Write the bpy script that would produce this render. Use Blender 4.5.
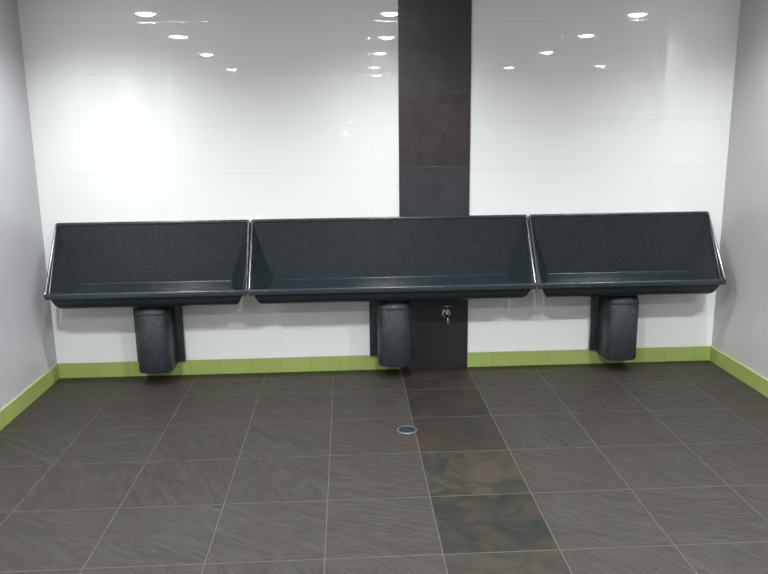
import bpy, bmesh, math, random
from mathutils import Vector, Matrix
random.seed(4)
S = bpy.context.scene
C = S.collection
for o in list(bpy.data.objects): bpy.data.objects.remove(o)

# ---------------------------------------------------------------- camera
YAW, PITCH, ROLL, FPX = 0.0486, -0.2141, -0.0122, 738.9
cam_d = bpy.data.cameras.new('camera'); cam = bpy.data.objects.new('camera', cam_d); C.objects.link(cam)
F = Vector((math.sin(YAW)*math.cos(PITCH), math.cos(YAW)*math.cos(PITCH), math.sin(PITCH)))
r0 = Vector((math.cos(YAW), -math.sin(YAW), 0)); u0 = r0.cross(F)
Rt = r0*math.cos(ROLL) + u0*math.sin(ROLL); U = -r0*math.sin(ROLL) + u0*math.cos(ROLL)
M = Matrix((Rt, U, -F)).transposed().to_4x4(); M.translation = Vector((-0.3357, -4.7412, 1.5969))
cam.matrix_world = M
cam_d.sensor_width = 36; cam_d.lens = FPX/768*36; cam_d.clip_start = 0.02
S.camera = cam

# ---------------------------------------------------------------- world, exposure
w = bpy.data.worlds.new('world'); S.world = w; w.use_nodes = True
w.node_tree.nodes['Background'].inputs[0].default_value = (0.8, 0.86, 0.9, 1)
w.node_tree.nodes['Background'].inputs[1].default_value = 0.05
S.view_settings.view_transform = 'Standard'; S.view_settings.look = 'None'
S.view_settings.gamma = 1; S.view_settings.use_curve_mapping = False
S.view_settings.exposure = 1.73

CEIL = 2.4
SPOT_W = 56.0          # watts of each downlight
SPOT_WALL = 27.0       # the row nearest the tiled wall
SPOT_COL = (0.945, 0.985, 1.0)
LENS_E = 20.0
XL, XR = -2.261, 2.135

# ---------------------------------------------------------------- node helpers
class NT:
    def __init__(s, name):
        s.m = bpy.data.materials.new(name); s.m.use_nodes = True
        s.t = s.m.node_tree; s.n = s.t.nodes; s.b = s.n['Principled BSDF']
    def new(s, typ, **k):
        n = s.n.new(typ)
        for a, v in k.items(): setattr(n, a, v)
        return n
    def link(s, a, b): s.t.links.new(a, b)
    def inp(s, sock, v):
        if hasattr(v, 'is_output') or isinstance(v, bpy.types.NodeSocket): s.link(v, sock)
        else: sock.default_value = v
    def math(s, op, a, b=None, c=None, clamp=False):
        n = s.new('ShaderNodeMath', operation=op); n.use_clamp = clamp
        s.inp(n.inputs[0], a)
        if b is not None: s.inp(n.inputs[1], b)
        if c is not None: s.inp(n.inputs[2], c)
        return n.outputs[0]
    def pos(s):
        g = s.new('ShaderNodeNewGeometry'); x = s.new('ShaderNodeSeparateXYZ'); s.link(g.outputs['Position'], x.inputs[0])
        return g.outputs['Position'], x.outputs[0], x.outputs[1], x.outputs[2]
    def comb(s, x, y, z):
        n = s.new('ShaderNodeCombineXYZ'); s.inp(n.inputs[0], x); s.inp(n.inputs[1], y); s.inp(n.inputs[2], z); return n.outputs[0]
    def noise(s, vec, scale, detail=3, rough=0.5, dist=0):
        n = s.new('ShaderNodeTexNoise'); s.link(vec, n.inputs['Vector'])
        n.inputs['Scale'].default_value = scale; n.inputs['Detail'].default_value = detail
        n.inputs['Roughness'].default_value = rough; n.inputs['Distortion'].default_value = dist
        return n.outputs[0]
    def white(s, vec):
        n = s.new('ShaderNodeTexWhiteNoise', noise_dimensions='3D'); s.link(vec, n.inputs[0]); return n.outputs[0], n.outputs[1]
    def ramp(s, f, stops):
        n = s.new('ShaderNodeValToRGB'); s.link(f, n.inputs[0]); e = n.color_ramp.elements
        while len(e) < len(stops): e.new(0.5)
        for i, (p, c) in enumerate(stops): e[i].position = p; e[i].color = (*c, 1)
        return n.outputs[0]
    def mix(s, f, a, b, mode='MIX'):
        n = s.new('ShaderNodeMix', data_type='RGBA', blend_type=mode)
        s.inp(n.inputs[0], f)
        for k, v in ((6, a), (7, b)):
            if isinstance(v, tuple): n.inputs[k].default_value = (*v, 1)
            else: s.link(v, n.inputs[k])
        return n.outputs[2]
    def bump(s, h, strength, dist):
        n = s.new('ShaderNodeBump'); n.inputs['Strength'].default_value = strength; n.inputs['Distance'].default_value = dist
        s.link(h, n.inputs['Height']); return n.outputs[0]
    def cell(s, v, size, off=0.0):
        """cell index and distance (m) to nearest cell edge"""
        a = s.math('DIVIDE', s.math('SUBTRACT', v, off), size)
        i = s.math('FLOOR', a); f = s.math('SUBTRACT', a, i)
        d = s.math('MULTIPLY', s.math('MINIMUM', f, s.math('SUBTRACT', 1.0, f)), size)
        return i, d
    def line(s, d, half, soft):
        """1 in the joint, 0 in the tile"""
        n = s.new('ShaderNodeMapRange', interpolation_type='SMOOTHSTEP'); s.link(d, n.inputs[0])
        n.inputs[1].default_value = half; n.inputs[2].default_value = half+soft
        n.inputs[3].default_value = 1; n.inputs[4].default_value = 0
        return n.outputs[0]
    def done(s, base=None, rough=None, normal=None, **k):
        if base is not None: s.inp(s.b.inputs['Base Color'], (*base, 1) if isinstance(base, tuple) else base)
        if rough is not None: s.inp(s.b.inputs['Roughness'], rough)
        if normal is not None: s.link(normal, s.b.inputs['Normal'])
        for a, v in k.items(): s.b.inputs[a.replace('_', ' ')].default_value = v
        return s.m

def mat_floor():
    t = NT('slate_floor'); P, x, y, z = t.pos()
    T = 0.45
    ix, dx = t.cell(x, T, 0.0); iy, dy = t.cell(y, T, -0.42)
    cid = t.comb(ix, iy, 0.0); rv, rc = t.white(cid)
    sep = t.new('ShaderNodeSeparateXYZ'); t.link(rc, sep.inputs[0])
    # each tile gets its own shifted pattern
    sh = t.new('ShaderNodeVectorMath', operation='MULTIPLY_ADD'); t.link(rc, sh.inputs[0])
    sh.inputs[1].default_value = (37, 41, 29); t.link(P, sh.inputs[2])
    rot = t.new('ShaderNodeVectorRotate', rotation_type='Z_AXIS'); t.link(sh.outputs[0], rot.inputs[0])
    t.link(t.math('MULTIPLY_ADD', sep.outputs[0], 0.9, 0.25), rot.inputs['Angle'])
    mp = t.new('ShaderNodeMapping'); t.link(rot.outputs[0], mp.inputs[0]); mp.inputs['Scale'].default_value = (3.2, 16, 8)
    streak = t.noise(mp.outputs[0], 1.7, 6, 0.66, 1.2)
    patch = t.noise(sh.outputs[0], 6.0, 4, 0.55, 0.6)
    grain = t.noise(P, 160, 3, 0.6)
    base = t.ramp(patch, [(0.32, (0.046, 0.030, 0.030)), (0.5, (0.046, 0.041, 0.038)), (0.68, (0.040, 0.047, 0.041))])
    base = t.mix(t.math('MULTIPLY', streak, 0.95), base, t.ramp(streak, [(0.3, (0.022, 0.019, 0.018)), (0.62, (0.076, 0.070, 0.066))]))
    tint = t.mix(t.math('MULTIPLY', sep.outputs[1], 0.5), base, (0.052, 0.039, 0.038))
    # the accent strip: one column of rusty dark tiles
    strip = t.math('COMPARE', ix, 0.0, 0.1)
    rust = t.noise(sh.outputs[0], 6.5, 5, 0.6, 1.1)
    dark = t.ramp(rust, [(0.34, (0.012, 0.019, 0.017)), (0.47, (0.022, 0.023, 0.019)), (0.61, (0.046, 0.036, 0.026)), (0.72, (0.038, 0.031, 0.026)), (0.8, (0.03, 0.03, 0.025))])
    shade = t.math('MULTIPLY_ADD', sep.outputs[2], 0.6, 0.7)
    dk = t.new('ShaderNodeVectorMath', operation='SCALE'); t.link(dark, dk.inputs[0]); t.link(shade, dk.inputs[3])
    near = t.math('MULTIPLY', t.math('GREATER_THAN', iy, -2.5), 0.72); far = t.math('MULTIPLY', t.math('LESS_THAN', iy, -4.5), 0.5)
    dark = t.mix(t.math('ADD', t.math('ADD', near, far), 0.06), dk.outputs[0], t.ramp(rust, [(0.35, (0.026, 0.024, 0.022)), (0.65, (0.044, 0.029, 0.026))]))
    col = t.mix(strip, tint, dark)
    col = t.mix(0.45, col, t.ramp(grain, [(0.3, (0.3, 0.3, 0.3)), (0.7, (0.75, 0.75, 0.75))]), 'OVERLAY')
    mott = t.noise(sh.outputs[0], 22, 4, 0.65)
    col = t.mix(0.5, col, t.ramp(mott, [(0.3, (0.40, 0.34, 0.34)), (0.5, (0.5, 0.48, 0.47)), (0.7, (0.57, 0.62, 0.56))]), 'OVERLAY')
    col = t.mix(1.0, col, (0.68, 0.68, 0.63), 'MULTIPLY')
    j = t.line(t.math('MINIMUM', dx, dy), 0.0018, 0.0015)
    col = t.mix(t.math('MULTIPLY', j, 0.8), col, (0.12, 0.107, 0.098))
    h = t.math('ADD', t.math('MULTIPLY', streak, t.math('MULTIPLY_ADD', strip, -0.7, 1.0)), t.math('MULTIPLY', grain, 0.16))
    h = t.math('SUBTRACT', h, t.math('MULTIPLY', j, 0.8))
    ro = t.math('MULTIPLY_ADD', patch, 0.2, 0.42)
    return t.done(col, ro, t.bump(h, 1.0, 0.011), Specular_IOR_Level=0.3)

def mat_column():
    t = NT('dark_wall_tile'); P, x, y, z = t.pos()
    iz, dz = t.cell(z, 0.45, 0.445); rv, rc = t.white(t.comb(iz, 5.0, 2.0))
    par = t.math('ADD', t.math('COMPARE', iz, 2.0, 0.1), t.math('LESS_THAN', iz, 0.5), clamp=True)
    sh = t.new('ShaderNodeVectorMath', operation='MULTIPLY_ADD'); t.link(rc, sh.inputs[0])
    sh.inputs[1].default_value = (37, 41, 29); t.link(P, sh.inputs[2])
    n = t.noise(sh.outputs[0], 7, 5, 0.62, 0.8)
    blue = t.ramp(n, [(0.3, (0.022, 0.0235, 0.028)), (0.7, (0.038, 0.040, 0.047))])
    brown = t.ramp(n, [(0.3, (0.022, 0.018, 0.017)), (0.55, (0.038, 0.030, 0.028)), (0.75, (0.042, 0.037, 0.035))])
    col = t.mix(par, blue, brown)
    low = t.math('LESS_THAN', iz, 0.5)          # shade under the trough, painted into the two lowest brown tiles
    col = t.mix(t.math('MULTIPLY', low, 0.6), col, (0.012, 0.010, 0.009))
    j = t.line(dz, 0.0012, 0.001)
    col = t.mix(t.math('MULTIPLY', j, 0.8), col, (0.06, 0.055, 0.05))
    g = t.noise(P, 110, 4, 0.6)
    h = t.math('SUBTRACT', t.math('ADD', n, t.math('MULTIPLY', g, 0.3)), j)
    return t.done(col, 0.42, t.bump(h, 0.4, 0.003))

def mat_white_tile():
    t = NT('gloss_white_tile'); P, x, y, z = t.pos()
    ix, dx = t.cell(x, 0.6, 1.624); iz, dz = t.cell(z, 0.302, 0.11)
    d = t.math('MINIMUM', dx, dz)
    j = t.line(dz, 0.0007, 0.0012); jx = t.math('MULTIPLY', t.line(dx, 0.0006, 0.0008), 0.45)
    jj = t.math('MAXIMUM', j, jx)
    col = t.mix(t.math('MULTIPLY', jj, 0.45), (0.80, 0.815, 0.80), (0.55, 0.54, 0.53))
    wob = t.noise(P, 2.5, 1, 0.3)
    edge = t.line(d, 0.0, 0.006)
    h = t.math('SUBTRACT', t.math('MULTIPLY', wob, 0.02), t.math('MULTIPLY', edge, 0.25))
    return t.done(col, 0.012, t.bump(h, 0.25, 0.003), IOR=1.5)

def mat_skirt(axis):
    t = NT('green_skirting_tile_'+axis); P, x, y, z = t.pos()
    v = x if axis == 'x' else y
    if axis == 'x':
        off = t.math('MULTIPLY', t.math('GREATER_THAN', x, 0.2), 0.013)
        v = t.math('SUBTRACT', x, off)
    ix, dx = t.cell(v, 0.2, 0.0 if axis == 'x' else -0.01)
    rv, rc = t.white(t.comb(ix, 1.0, 0.0))
    col = t.mix(rv, (0.315, 0.40, 0.112), (0.34, 0.43, 0.126))
    j = t.line(dx, 0.001, 0.0012)
    col = t.mix(t.math('MULTIPLY', j, 0.75), col, (0.22, 0.29, 0.11))
    return t.done(col, 0.22, t.bump(t.math('SUBTRACT', 1.0, j), 0.3, 0.001))

def mat_paint(name, c, rough=0.5):
    t = NT(name); P, *_ = t.pos()
    n = t.noise(P, 220, 3, 0.6); m = t.noise(P, 1.6, 2, 0.5)
    col = t.mix(m, tuple(v*0.97 for v in c), tuple(min(1, v*1.03) for v in c))
    return t.done(col, rough, t.bump(n, 0.12, 0.001))

def mat_resin(name, k=1.0, rough=0.2, coat=0.2):
    t = NT(name)
    tc = t.new('ShaderNodeTexCoord'); P = tc.outputs['Object']
    v = t.new('ShaderNodeTexVoronoi'); t.link(P, v.inputs['Vector']); v.inputs['Scale'].default_value = 230
    s2 = t.new('ShaderNodeSeparateXYZ'); t.link(v.outputs['Color'], s2.inputs[0])
    spk = t.ramp(s2.outputs[0], [(0.0, (0.0065*k, 0.011*k, 0.0138*k)), (0.55, (0.011*k, 0.018*k, 0.0225*k)), (0.86, (0.020*k, 0.029*k, 0.035*k)), (0.96, (0.060*k, 0.076*k, 0.088*k))])
    n = t.noise(P, 60, 3, 0.6)
    col = t.mix(0.35, spk, t.ramp(n, [(0.3, (0.009*k, 0.012*k, 0.015*k)), (0.7, (0.020*k, 0.026*k, 0.031*k))]))
    w = t.noise(P, 9, 2, 0.4)
    return t.done(col, rough, t.bump(w, 0.04, 0.002), Coat_Weight=coat, Coat_Roughness=0.08)

def mat_plain(name, c, rough, metal=0.0):
    t = NT(name); tc = t.new('ShaderNodeTexCoord'); n = t.noise(tc.outputs['Object'], 45, 3, 0.6)
    col = t.mix(n, tuple(v*0.88 for v in c), tuple(min(1, v*1.1) for v in c))
    return t.done(col, rough, Metallic=metal)

def mat_emit(name, c, e):
    t = NT(name); t.b.inputs['Emission Color'].default_value = (*c, 1); t.b.inputs['Emission Strength'].default_value = e
    return t.done((0.8, 0.8, 0.8), 0.4)

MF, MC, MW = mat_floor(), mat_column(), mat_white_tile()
MSX, MSY = mat_skirt('x'), mat_skirt('y')
ML = mat_paint('grey_paint_left', (0.50, 0.495, 0.52), 0.38)
MR = mat_paint('grey_paint_right', (0.54, 0.53, 0.52), 0.38)
MCE = mat_paint('ceiling_paint', (0.8, 0.81, 0.81), 0.7)
MREAR = mat_paint('rear_wall_paint', (0.68, 0.68, 0.68), 0.6)
MRES = mat_resin('speckled_charcoal_resin', 0.9, 0.28, 0.0)
MRIM = mat_resin('speckled_charcoal_resin_rim', 1.4, 0.28)
MCOV = mat_resin('speckled_charcoal_cover', 1.15, 0.5)
MCHR = mat_plain('chrome', (0.42, 0.44, 0.44), 0.2, 1.0)
MSS = mat_plain('stainless_steel', (0.62, 0.64, 0.66), 0.28, 1.0)
MRING = mat_plain('dull_steel', (0.26, 0.28, 0.29), 0.45, 1.0)
MALU = mat_plain('aluminium_edge', (0.35, 0.34, 0.33), 0.35, 1.0)
MBLK = mat_plain('black_grate', (0.006, 0.010, 0.012), 0.75)
MWHT = mat_plain('white_enamel', (0.8, 0.8, 0.8), 0.4)
MEM = mat_emit('lamp_lens', (1.0, 1.0, 0.98), LENS_E)

# ---------------------------------------------------------------- mesh helpers
def obj(name, bm, m, parent=None, smooth=None):
    bmesh.ops.recalc_face_normals(bm, faces=bm.faces)
    me = bpy.data.meshes.new(name); bm.to_mesh(me); bm.free()
    me.materials.append(m)
    if smooth is not None:
        for p in me.polygons: p.use_smooth = True
        me.set_sharp_from_angle(angle=math.radians(smooth))
    o = bpy.data.objects.new(name, me); C.objects.link(o)
    if parent: o.parent = parent
    return o
def box(bm, a, b, bev=0.0, seg=2):
    g = bmesh.ops.create_cube(bm, size=1)
    vs = g['verts']
    for v in vs:
        v.co = Vector([a[i] + (v.co[i]+0.5)*(b[i]-a[i]) for i in range(3)])
    if bev:
        es = list({e for v in vs for e in v.link_edges})
        bmesh.ops.bevel(bm, geom=es, offset=bev, segments=seg, affect='EDGES', profile=0.5)
def lathe(bm, prof, n=32, M=Matrix()):
    """prof: list of (r,z) revolved about z, then transformed by M"""
    rings = []
    for r, z in prof:
        if r < 1e-6: rings.append([bm.verts.new(M @ Vector((0, 0, z)))]*n)
        else: rings.append([bm.verts.new(M @ Vector((r*math.cos(2*math.pi*i/n), r*math.sin(2*math.pi*i/n), z))) for i in range(n)])
    for a, b in zip(rings, rings[1:]):
        for i in range(n):
            q = [a[i], a[(i+1) % n], b[(i+1) % n], b[i]]
            u = []
            for v in q:
                if v not in u: u.append(v)
            if len(u) > 2: bm.faces.new(u)
def tube(bm, pts, r, n=14, caps=True):
    rs = r if isinstance(r, (list, tuple)) else [r]*len(pts)
    pts = [Vector(p) for p in pts]; rings = []; up = None
    for k, p in enumerate(pts):
        d = (pts[min(k+1, len(pts)-1)] - pts[max(k-1, 0)]).normalized()
        if up is None: up = d.orthogonal().normalized()
        up = (up - d*up.dot(d)).normalized(); s = d.cross(up)
        rings.append([bm.verts.new(p + (up*math.cos(2*math.pi*i/n)+s*math.sin(2*math.pi*i/n))*rs[k]) for i in range(n)])
    for a, b in zip(rings, rings[1:]):
        for i in range(n): bm.faces.new([a[i], a[(i+1) % n], b[(i+1) % n], b[i]])
    if caps: bm.faces.new(rings[0]); bm.faces.new(rings[-1])
def struct(name, m, a, b):
    bm = bmesh.new(); box(bm, a, b); o = obj(name, bm, m); o['kind'] = 'structure'; return o
def thing(name, label, cat, loc, group=None, rotz=0):
    o = bpy.data.objects.new(name, None); C.objects.link(o); o.location = loc; o.rotation_euler = (0, 0, rotz)
    o.empty_display_size = 0.1; o['label'] = label; o['category'] = cat
    if group: o['group'] = group
    return o

# ---------------------------------------------------------------- the room
YN, YF = -5.2, -8.6          # side walls end here; the room widens behind, up to the rear wall
XW = 5.2
YRE = -1.05                   # the right side wall ends at an opening here
struct('floor', MF, (-XW, YF, -0.1), (XW, 0, 0))
struct('ceiling', MCE, (-XW, YF, CEIL), (XW, 0, CEIL+0.1))
struct('wall_back', MW, (XL-0.12, 0, -0.1), (XR+0.12, 0.12, CEIL+0.1))
struct('wall_left', ML, (XL-0.12, YN, 0), (XL, 0, CEIL))
struct('wall_right', MR, (XR, YRE, 0), (XR+0.12, 0, CEIL))
struct('wall_rear', MREAR, (-XW, YF-0.12, -0.1), (XW, YF, CEIL+0.1))
struct('wall_rear_left', ML, (-XW-0.12, YF-0.12, -0.1), (-XW, YN+0.12, CEIL+0.1))
struct('wall_rear_right', MR, (XW, YF-0.12, -0.1), (XW+0.12, YRE+0.12, CEIL+0.1))
struct('wall_return_left', ML, (-XW, YN, 0), (XL-0.12, YN+0.12, CEIL))
struct('wall_return_right', MR, (XR+0.12, YRE, 0), (XW, YRE+0.12, CEIL))
SK, ST = 0.102, 0.011
for nm, x0, x1 in (('baseboard_back', XL, -0.0015), ('baseboard_back', 0.4515, XR)):
    bm = bmesh.new(); box(bm, (x0, -ST, 0), (x1, 0, SK), 0.0015); obj(nm, bm, MSX)['kind'] = 'structure'
bm = bmesh.new(); box(bm, (XL, YN, 0), (XL+ST, -ST, SK), 0.0015); obj('baseboard_left', bm, MSY)['kind'] = 'structure'
bm = bmesh.new(); box(bm, (XR-ST, YRE, 0), (XR, -ST, SK), 0.0015); obj('baseboard_right', bm, MSY)['kind'] = 'structure'
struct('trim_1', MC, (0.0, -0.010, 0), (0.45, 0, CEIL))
for i, x in ((2, -0.0015), (3, 0.45)):
    struct('trim_%d' % i, MALU, (x, -0.0115, 0), (x+0.0015, 0, CEIL))

# ---------------------------------------------------------------- trough urinals
TOPZ, LIPY, LIPZ = 1.027, -0.300, 0.630
dY, dZ = LIPY, LIPZ-TOPZ; LL = math.hypot(dY, dZ)
NRM = (-dZ/LL, dY/LL)                                   # into the bowl, away from the rim plane
def depth(y, z): return max(0.0, y*NRM[0] + (z-TOPZ)*NRM[1])
def catmull(pts, n=5):
    out = []
    for i in range(len(pts)-1):
        p = [Vector(pts[max(i-1, 0)]), Vector(pts[i]), Vector(pts[i+1]), Vector(pts[min(i+2, len(pts)-1)])]
        for k in range(n):
            t = k/n
            out.append(0.5*((2*p[1]) + (p[2]-p[0])*t + (2*p[0]-5*p[1]+4*p[2]-p[3])*t*t + (3*p[1]-p[0]-3*p[2]+p[3])*t**3))
    out.append(Vector(pts[-1])); return out
INNER = [(-0.014, 1.008), (-0.024, 0.88), (-0.036, 0.75), (-0.045, 0.652), (-0.0475, 0.640), (-0.055, 0.634), (-0.10, 0.612), (-0.15, 0.592), (-0.205, 0.575), (-0.245, 0.570), (-0.270, 0.584), (-0.279, 0.618)]
OUTER = [(-0.004, 1.004), (-0.004, 0.88), (-0.004, 0.75), (-0.004, 0.66), (-0.006, 0.60), (-0.020, 0.560), (-0.06, 0.534), (-0.13, 0.522), (-0.20, 0.518), (-0.245, 0.527), (-0.272, 0.552), (-0.284, 0.600)]
def shell(bm, pts, hw, fac, bev, seg):
    pts = catmull([(p[0], p[1]) for p in pts])
    L = [bm.verts.new((-(hw - fac*depth(p[0], p[1])), p[0], p[1])) for p in pts]
    R = [bm.verts.new(((hw - fac*depth(p[0], p[1])), p[0], p[1])) for p in pts]
    es = []
    for i in range(len(pts)-1):
        bm.faces.new([L[i], L[i+1], R[i+1], R[i]])
    bm.faces.new(L); bm.faces.new(R)
    for V in (L, R):
        for i in range(len(pts)-1): es.append(bm.edges.get((V[i], V[i+1])))
    bmesh.ops.bevel(bm, geom=es, offset=bev, segments=seg, affect='EDGES', profile=0.5, clamp_overlap=True)
def ring_mesh(W):
    """rolled rim all the way round the mouth, deeper along the front lip"""
    bm = bmesh.new(); h = W/2
    def P(x, y, z): return bm.verts.new((x, y, z))
    e = 0.017                                            # flange width on the ends
    # corner cross-sections: outer-top, inner-top, inner-low, outer-low
    sides = {}
    out_t = [P(-h, -0.001, TOPZ), P(h, -0.001, TOPZ), P(h, LIPY, LIPZ), P(-h, LIPY, LIPZ)]
    in_t = [P(-h+e, -0.016, TOPZ), P(h-e, -0.016, TOPZ), P(h-e, LIPY+0.022, LIPZ), P(-h+e, LIPY+0.022, LIPZ)]
    in_l = [P(-h+e, -0.018, TOPZ-0.020), P(h-e, -0.018, TOPZ-0.020), P(h-e, LIPY+0.024, LIPZ-0.034), P(-h+e, LIPY+0.024, LIPZ-0.034)]
    out_l = [P(-h, -0.001, TOPZ-0.030), P(h, -0.001, TOPZ-0.030), P(h, LIPY+0.001, LIPZ-0.038), P(-h, LIPY+0.001, LIPZ-0.038)]
    for a, b in ((out_t, in_t), (in_t, in_l), (in_l, out_l), (out_l, out_t)):
        for i in range(4):
            j = (i+1) % 4
            bm.faces.new([a[i], a[j], b[j], b[i]])
    bmesh.ops.recalc_face_normals(bm, faces=bm.faces)
    bmesh.ops.bevel(bm, geom=list(bm.edges), offset=0.0075, segments=4, affect='EDGES', profile=0.5)
    return bm
def ucover(bm, hw, y0, y1, z0, z1, r, off=0.0, n=10, thick=None):
    """U-shaped section: straight cheeks from the wall at y0, rounded front at y1"""
    pts = [(-hw, y0)]
    for k in range(2*n+1):                                # squarish round front (superellipse)
        a = math.pi + k*math.pi/(2*n); ca, sa = math.cos(a), math.sin(a)
        pts.append((hw*math.copysign(abs(ca)**0.72, ca), y1+r - r*abs(sa)**0.72))
    pts.append((hw, y0))
    return pts
def extrude_loop(bm, loops):
    rings = [[bm.verts.new(p) for p in l] for l in loops]
    n = len(rings[0])
    for a, b in zip(rings, rings[1:]):
        for i in range(n): bm.faces.new([a[i], a[(i+1) % n], b[(i+1) % n], b[i]])
    bm.faces.new(rings[0]); bm.faces.new(rings[-1])
GROUP = 'trough urinals along the tiled wall'
def trough(x0, x1, cx, label):
    W = x1-x0; mid = (x0+x1)/2
    t = thing('trough_urinal', label, 'urinal', (mid, 0, 0), GROUP)
    bm = bmesh.new()
    shell(bm, INNER, W/2-0.014, 0.53, 0.006, 3)
    shell(bm, OUTER, W/2-0.010, 0.62, 0.030, 5)
    bw = obj('bowl', bm, MRES, t, 35); wn = bw.modifiers.new('wn', 'WEIGHTED_NORMAL'); wn.keep_sharp = True
    obj('rim', ring_mesh(W), MRIM, t, 35)
    # waste outlet in the floor of the bowl
    c = cx-mid
    bm = bmesh.new(); Mx = Matrix.Translation((c, -0.165, 0.5875)) @ Matrix.Rotation(math.radians(-18), 4, 'X')
    lathe(bm, [(0, 0.003), (0.012, 0.0045), (0.030, 0.0040), (0.036, 0.001), (0.036, -0.012), (0, -0.012)], 28, Mx)
    obj('waste_grate', bm, MSS, t, 40)
    # mounting backplate against the wall
    bm = bmesh.new(); box(bm, (c-0.155, -0.034, 0.103), (c+0.155, -0.012, 0.524), 0.004)
    obj('backplate', bm, MCOV, t, 35)
    # U-shaped removable cover and the flared collar above it
    bm = bmesh.new(); hw, y1, r = 0.108, -0.238, 0.100
    p = ucover(bm, hw, -0.034, y1, 0, 0, r)
    def lay(s, z, dy=0.0): return [(c+q[0]*s, -0.034+(q[1]+0.034)*s-dy, z) for q in p]
    extrude_loop(bm, [lay(0.955, 0.088), lay(0.985, 0.090), lay(1.0, 0.097), lay(1.0, 0.459), lay(0.985, 0.463)])
    cov = obj('waste_cover', bm, MCOV, t, 40)
    bm = bmesh.new()
    def dome(k, z): return [(c+q[0]*k, -0.125+(q[1]+0.125)*k, z) for q in p]
    extrude_loop(bm, [dome(0.965, 0.4635), dome(0.99, 0.466), dome(0.985, 0.474), dome(0.95, 0.486), dome(0.88, 0.498), dome(0.75, 0.510), dome(0.60, 0.526)])
    obj('cover_collar', bm, MCOV, t, 40)
    # fixing screws on the two cheeks
    for s in (-1, 1):
        bm = bmesh.new(); Mx = Matrix.Translation((c+s*hw, -0.075, 0.36)) @ Matrix.Rotation(s*math.pi/2, 4, 'Y')
        lathe(bm, [(0, 0.0025), (0.004, 0.0022), (0.006, 0.0), (0, -0.001)], 14, Mx)
        obj('screw', bm, MSS, cov, 40)
    return t
trough(-2.176, -0.957, -1.576, 'short speckled charcoal trough urinal beside the left grey wall')
trough(-0.952, 0.834, -0.050, 'long speckled charcoal trough urinal, the middle one, crossing the dark tile column')
trough(0.839, 2.042, 1.433, 'short speckled charcoal trough urinal beside the right grey wall')

# ---------------------------------------------------------------- hose tap
t = thing('hose_tap', 'small chrome hose tap with round flange on dark tile column under middle urinal', 'tap', (0.305, -0.010, 0.378))
RX = Matrix.Rotation(math.pi/2, 4, 'X')                   # lathe axis +z -> -y (out of the wall)
bm = bmesh.new(); lathe(bm, [(0, 0), (0.033, 0), (0.034, 0.003), (0.031, 0.007), (0.016, 0.010), (0.014, 0.014), (0, 0.014)], 36, RX)
obj('flange', bm, MCHR, t, 40)
bm = bmesh.new()
tube(bm, [(0, -0.010, 0), (0, -0.035, 0), (0, -0.060, 0)], [0.0105, 0.0105, 0.0095])
lathe(bm, [(0, -0.016), (0.010, -0.015), (0.0145, -0.006), (0.0145, 0.008), (0.010, 0.016), (0.0085, 0.034), (0, 0.034)], 24, Matrix.Translation((0, -0.045, 0)))
obj('tap_body', bm, MCHR, t, 40)
bm = bmesh.new()
tube(bm, [(0, -0.052, 0), (0, -0.068, -0.002), (0, -0.080, -0.010), (0, -0.085, -0.024), (0, -0.085, -0.040)], [0.009, 0.009, 0.009, 0.0088, 0.0088])
lathe(bm, [(0, 0.0), (0.0115, 0.0), (0.0115, 0.012), (0.0088, 0.014), (0, 0.014)], 20, Matrix.Translation((0, -0.085, -0.050)))
obj('spout', bm, MCHR, t, 40)
bm = bmesh.new()
tube(bm, [(0, -0.045, 0.030), (0, -0.045, 0.057)], 0.0045)
tube(bm, [(-0.030, -0.045, 0.058), (-0.015, -0.045, 0.061), (0, -0.045, 0.062), (0.015, -0.045, 0.061), (0.030, -0.045, 0.058)], [0.0035, 0.005, 0.0062, 0.005, 0.0035])
obj('tap_handle', bm, MCHR, t, 40)

# ---------------------------------------------------------------- floor drain
t = thing('floor_drain', 'small round floor drain with dark grate and steel ring in slate tiles', 'drain', (-0.040, -1.029, 0))
bm = bmesh.new(); lathe(bm, [(0.044, -0.002), (0.044, 0.002), (0.047, 0.0035), (0.053, 0.0035), (0.057, 0.001), (0.057, -0.002), (0.044, -0.002)], 44)
obj('drain_ring', bm, MRING, t, 40)
bm = bmesh.new(); lathe(bm, [(0, -0.001), (0.0442, -0.001), (0.0442, 0.0004), (0, 0.0004)], 44)
for k in range(-4, 5):
    x = k*0.009; hh = math.sqrt(0.043**2-x*x)
    box(bm, (x-0.0022, -hh, 0.0004), (x+0.0022, hh, 0.0018))
obj('grate', bm, MBLK, t, 40)

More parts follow.
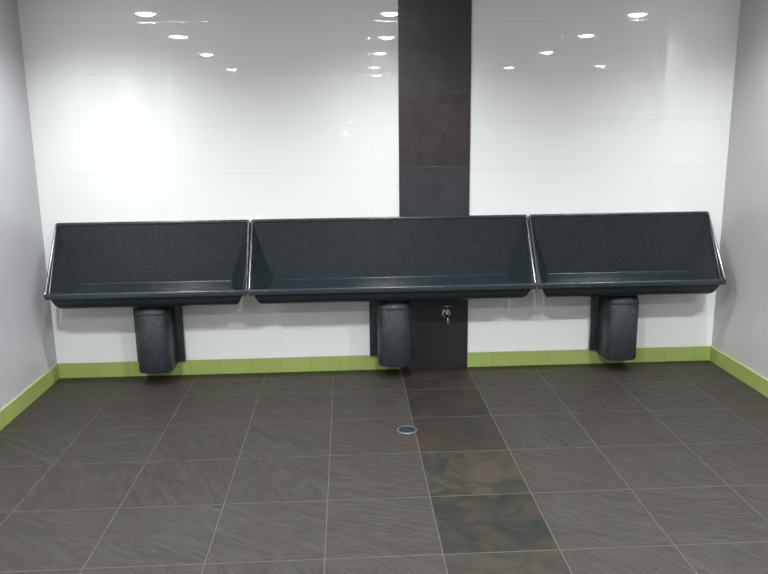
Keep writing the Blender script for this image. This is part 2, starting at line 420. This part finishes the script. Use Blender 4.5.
# ---------------------------------------------------------------- downlights (seen mirrored in the gloss tiles)
rows = [('nearest the tiled wall', [(-1.73, -0.86), (0.01, -0.91), (1.88, -1.02)]),
        ('second from the tiled wall', [(-1.78, -2.21), (0.06, -2.38), (1.91, -2.33)]),
        ('third from the tiled wall', [(-1.84, -3.86), (0.07, -3.89), (1.97, -3.92)]),
        ('fourth from the tiled wall', [(-1.89, -6.02), (0.09, -5.88), (2.01, -6.08)])]
spots = [(x, y, 'round recessed ceiling downlight, %s row, %s' % (c, r)) for r, ps in rows for c, (x, y) in zip(('left', 'middle', 'right'), ps)]
spots += [(-3.1, -5.75, 'round recessed ceiling downlight in the wide bay, far left'), (3.3, -6.0, 'round recessed ceiling downlight in the wide bay, far right'), (0.19, -7.51, 'round recessed ceiling downlight nearest the rear wall, middle')]
meshes = None
ld = bpy.data.lights.new('downlight_lamp', 'SPOT'); ld.energy = SPOT_W; ld.color = SPOT_COL
ld.spot_size = math.radians(152); ld.spot_blend = 1.0; ld.shadow_soft_size = 0.035
ld_wall = ld.copy(); ld_wall.name = 'downlight_lamp_wall_row'; ld_wall.energy = SPOT_WALL
for x, y, lab in spots:
    t = thing('downlight', lab, 'ceiling light', (x, y, CEIL), 'downlights in the ceiling')
    if meshes is None:
        bm = bmesh.new(); lathe(bm, [(0.070, 0.0), (0.088, 0.0), (0.088, -0.003), (0.082, -0.006), (0.072, -0.004), (0.070, 0.0)], 40); a = obj('trim_ring', bm, MWHT, t, 40)
        bm = bmesh.new(); lathe(bm, [(0, -0.022), (0.030, -0.021), (0.052, -0.016), (0.066, -0.008), (0.071, -0.002), (0.071, 0.0), (0, 0.0)], 40); b = obj('lens', bm, MEM, t, 60)
        meshes = (a, b)
    else:
        for s in meshes:
            c = s.copy(); c.parent = t; C.objects.link(c)
    l = bpy.data.objects.new('lamp', ld_wall if y > -1.1 else ld); C.objects.link(l); l.parent = t; l.location = (0, 0, -0.06)

# the flash of the camera itself, mirrored as a soft dot in the gloss tiles
fl = bpy.data.lights.new('camera_flash', 'POINT'); fl.energy = 1.2; fl.shadow_soft_size = 0.02; fl.color = (0.95, 0.98, 1.0)
fo = bpy.data.objects.new('camera_flash', fl); C.objects.link(fo); fo.location = (-0.336, -4.76, 1.51)
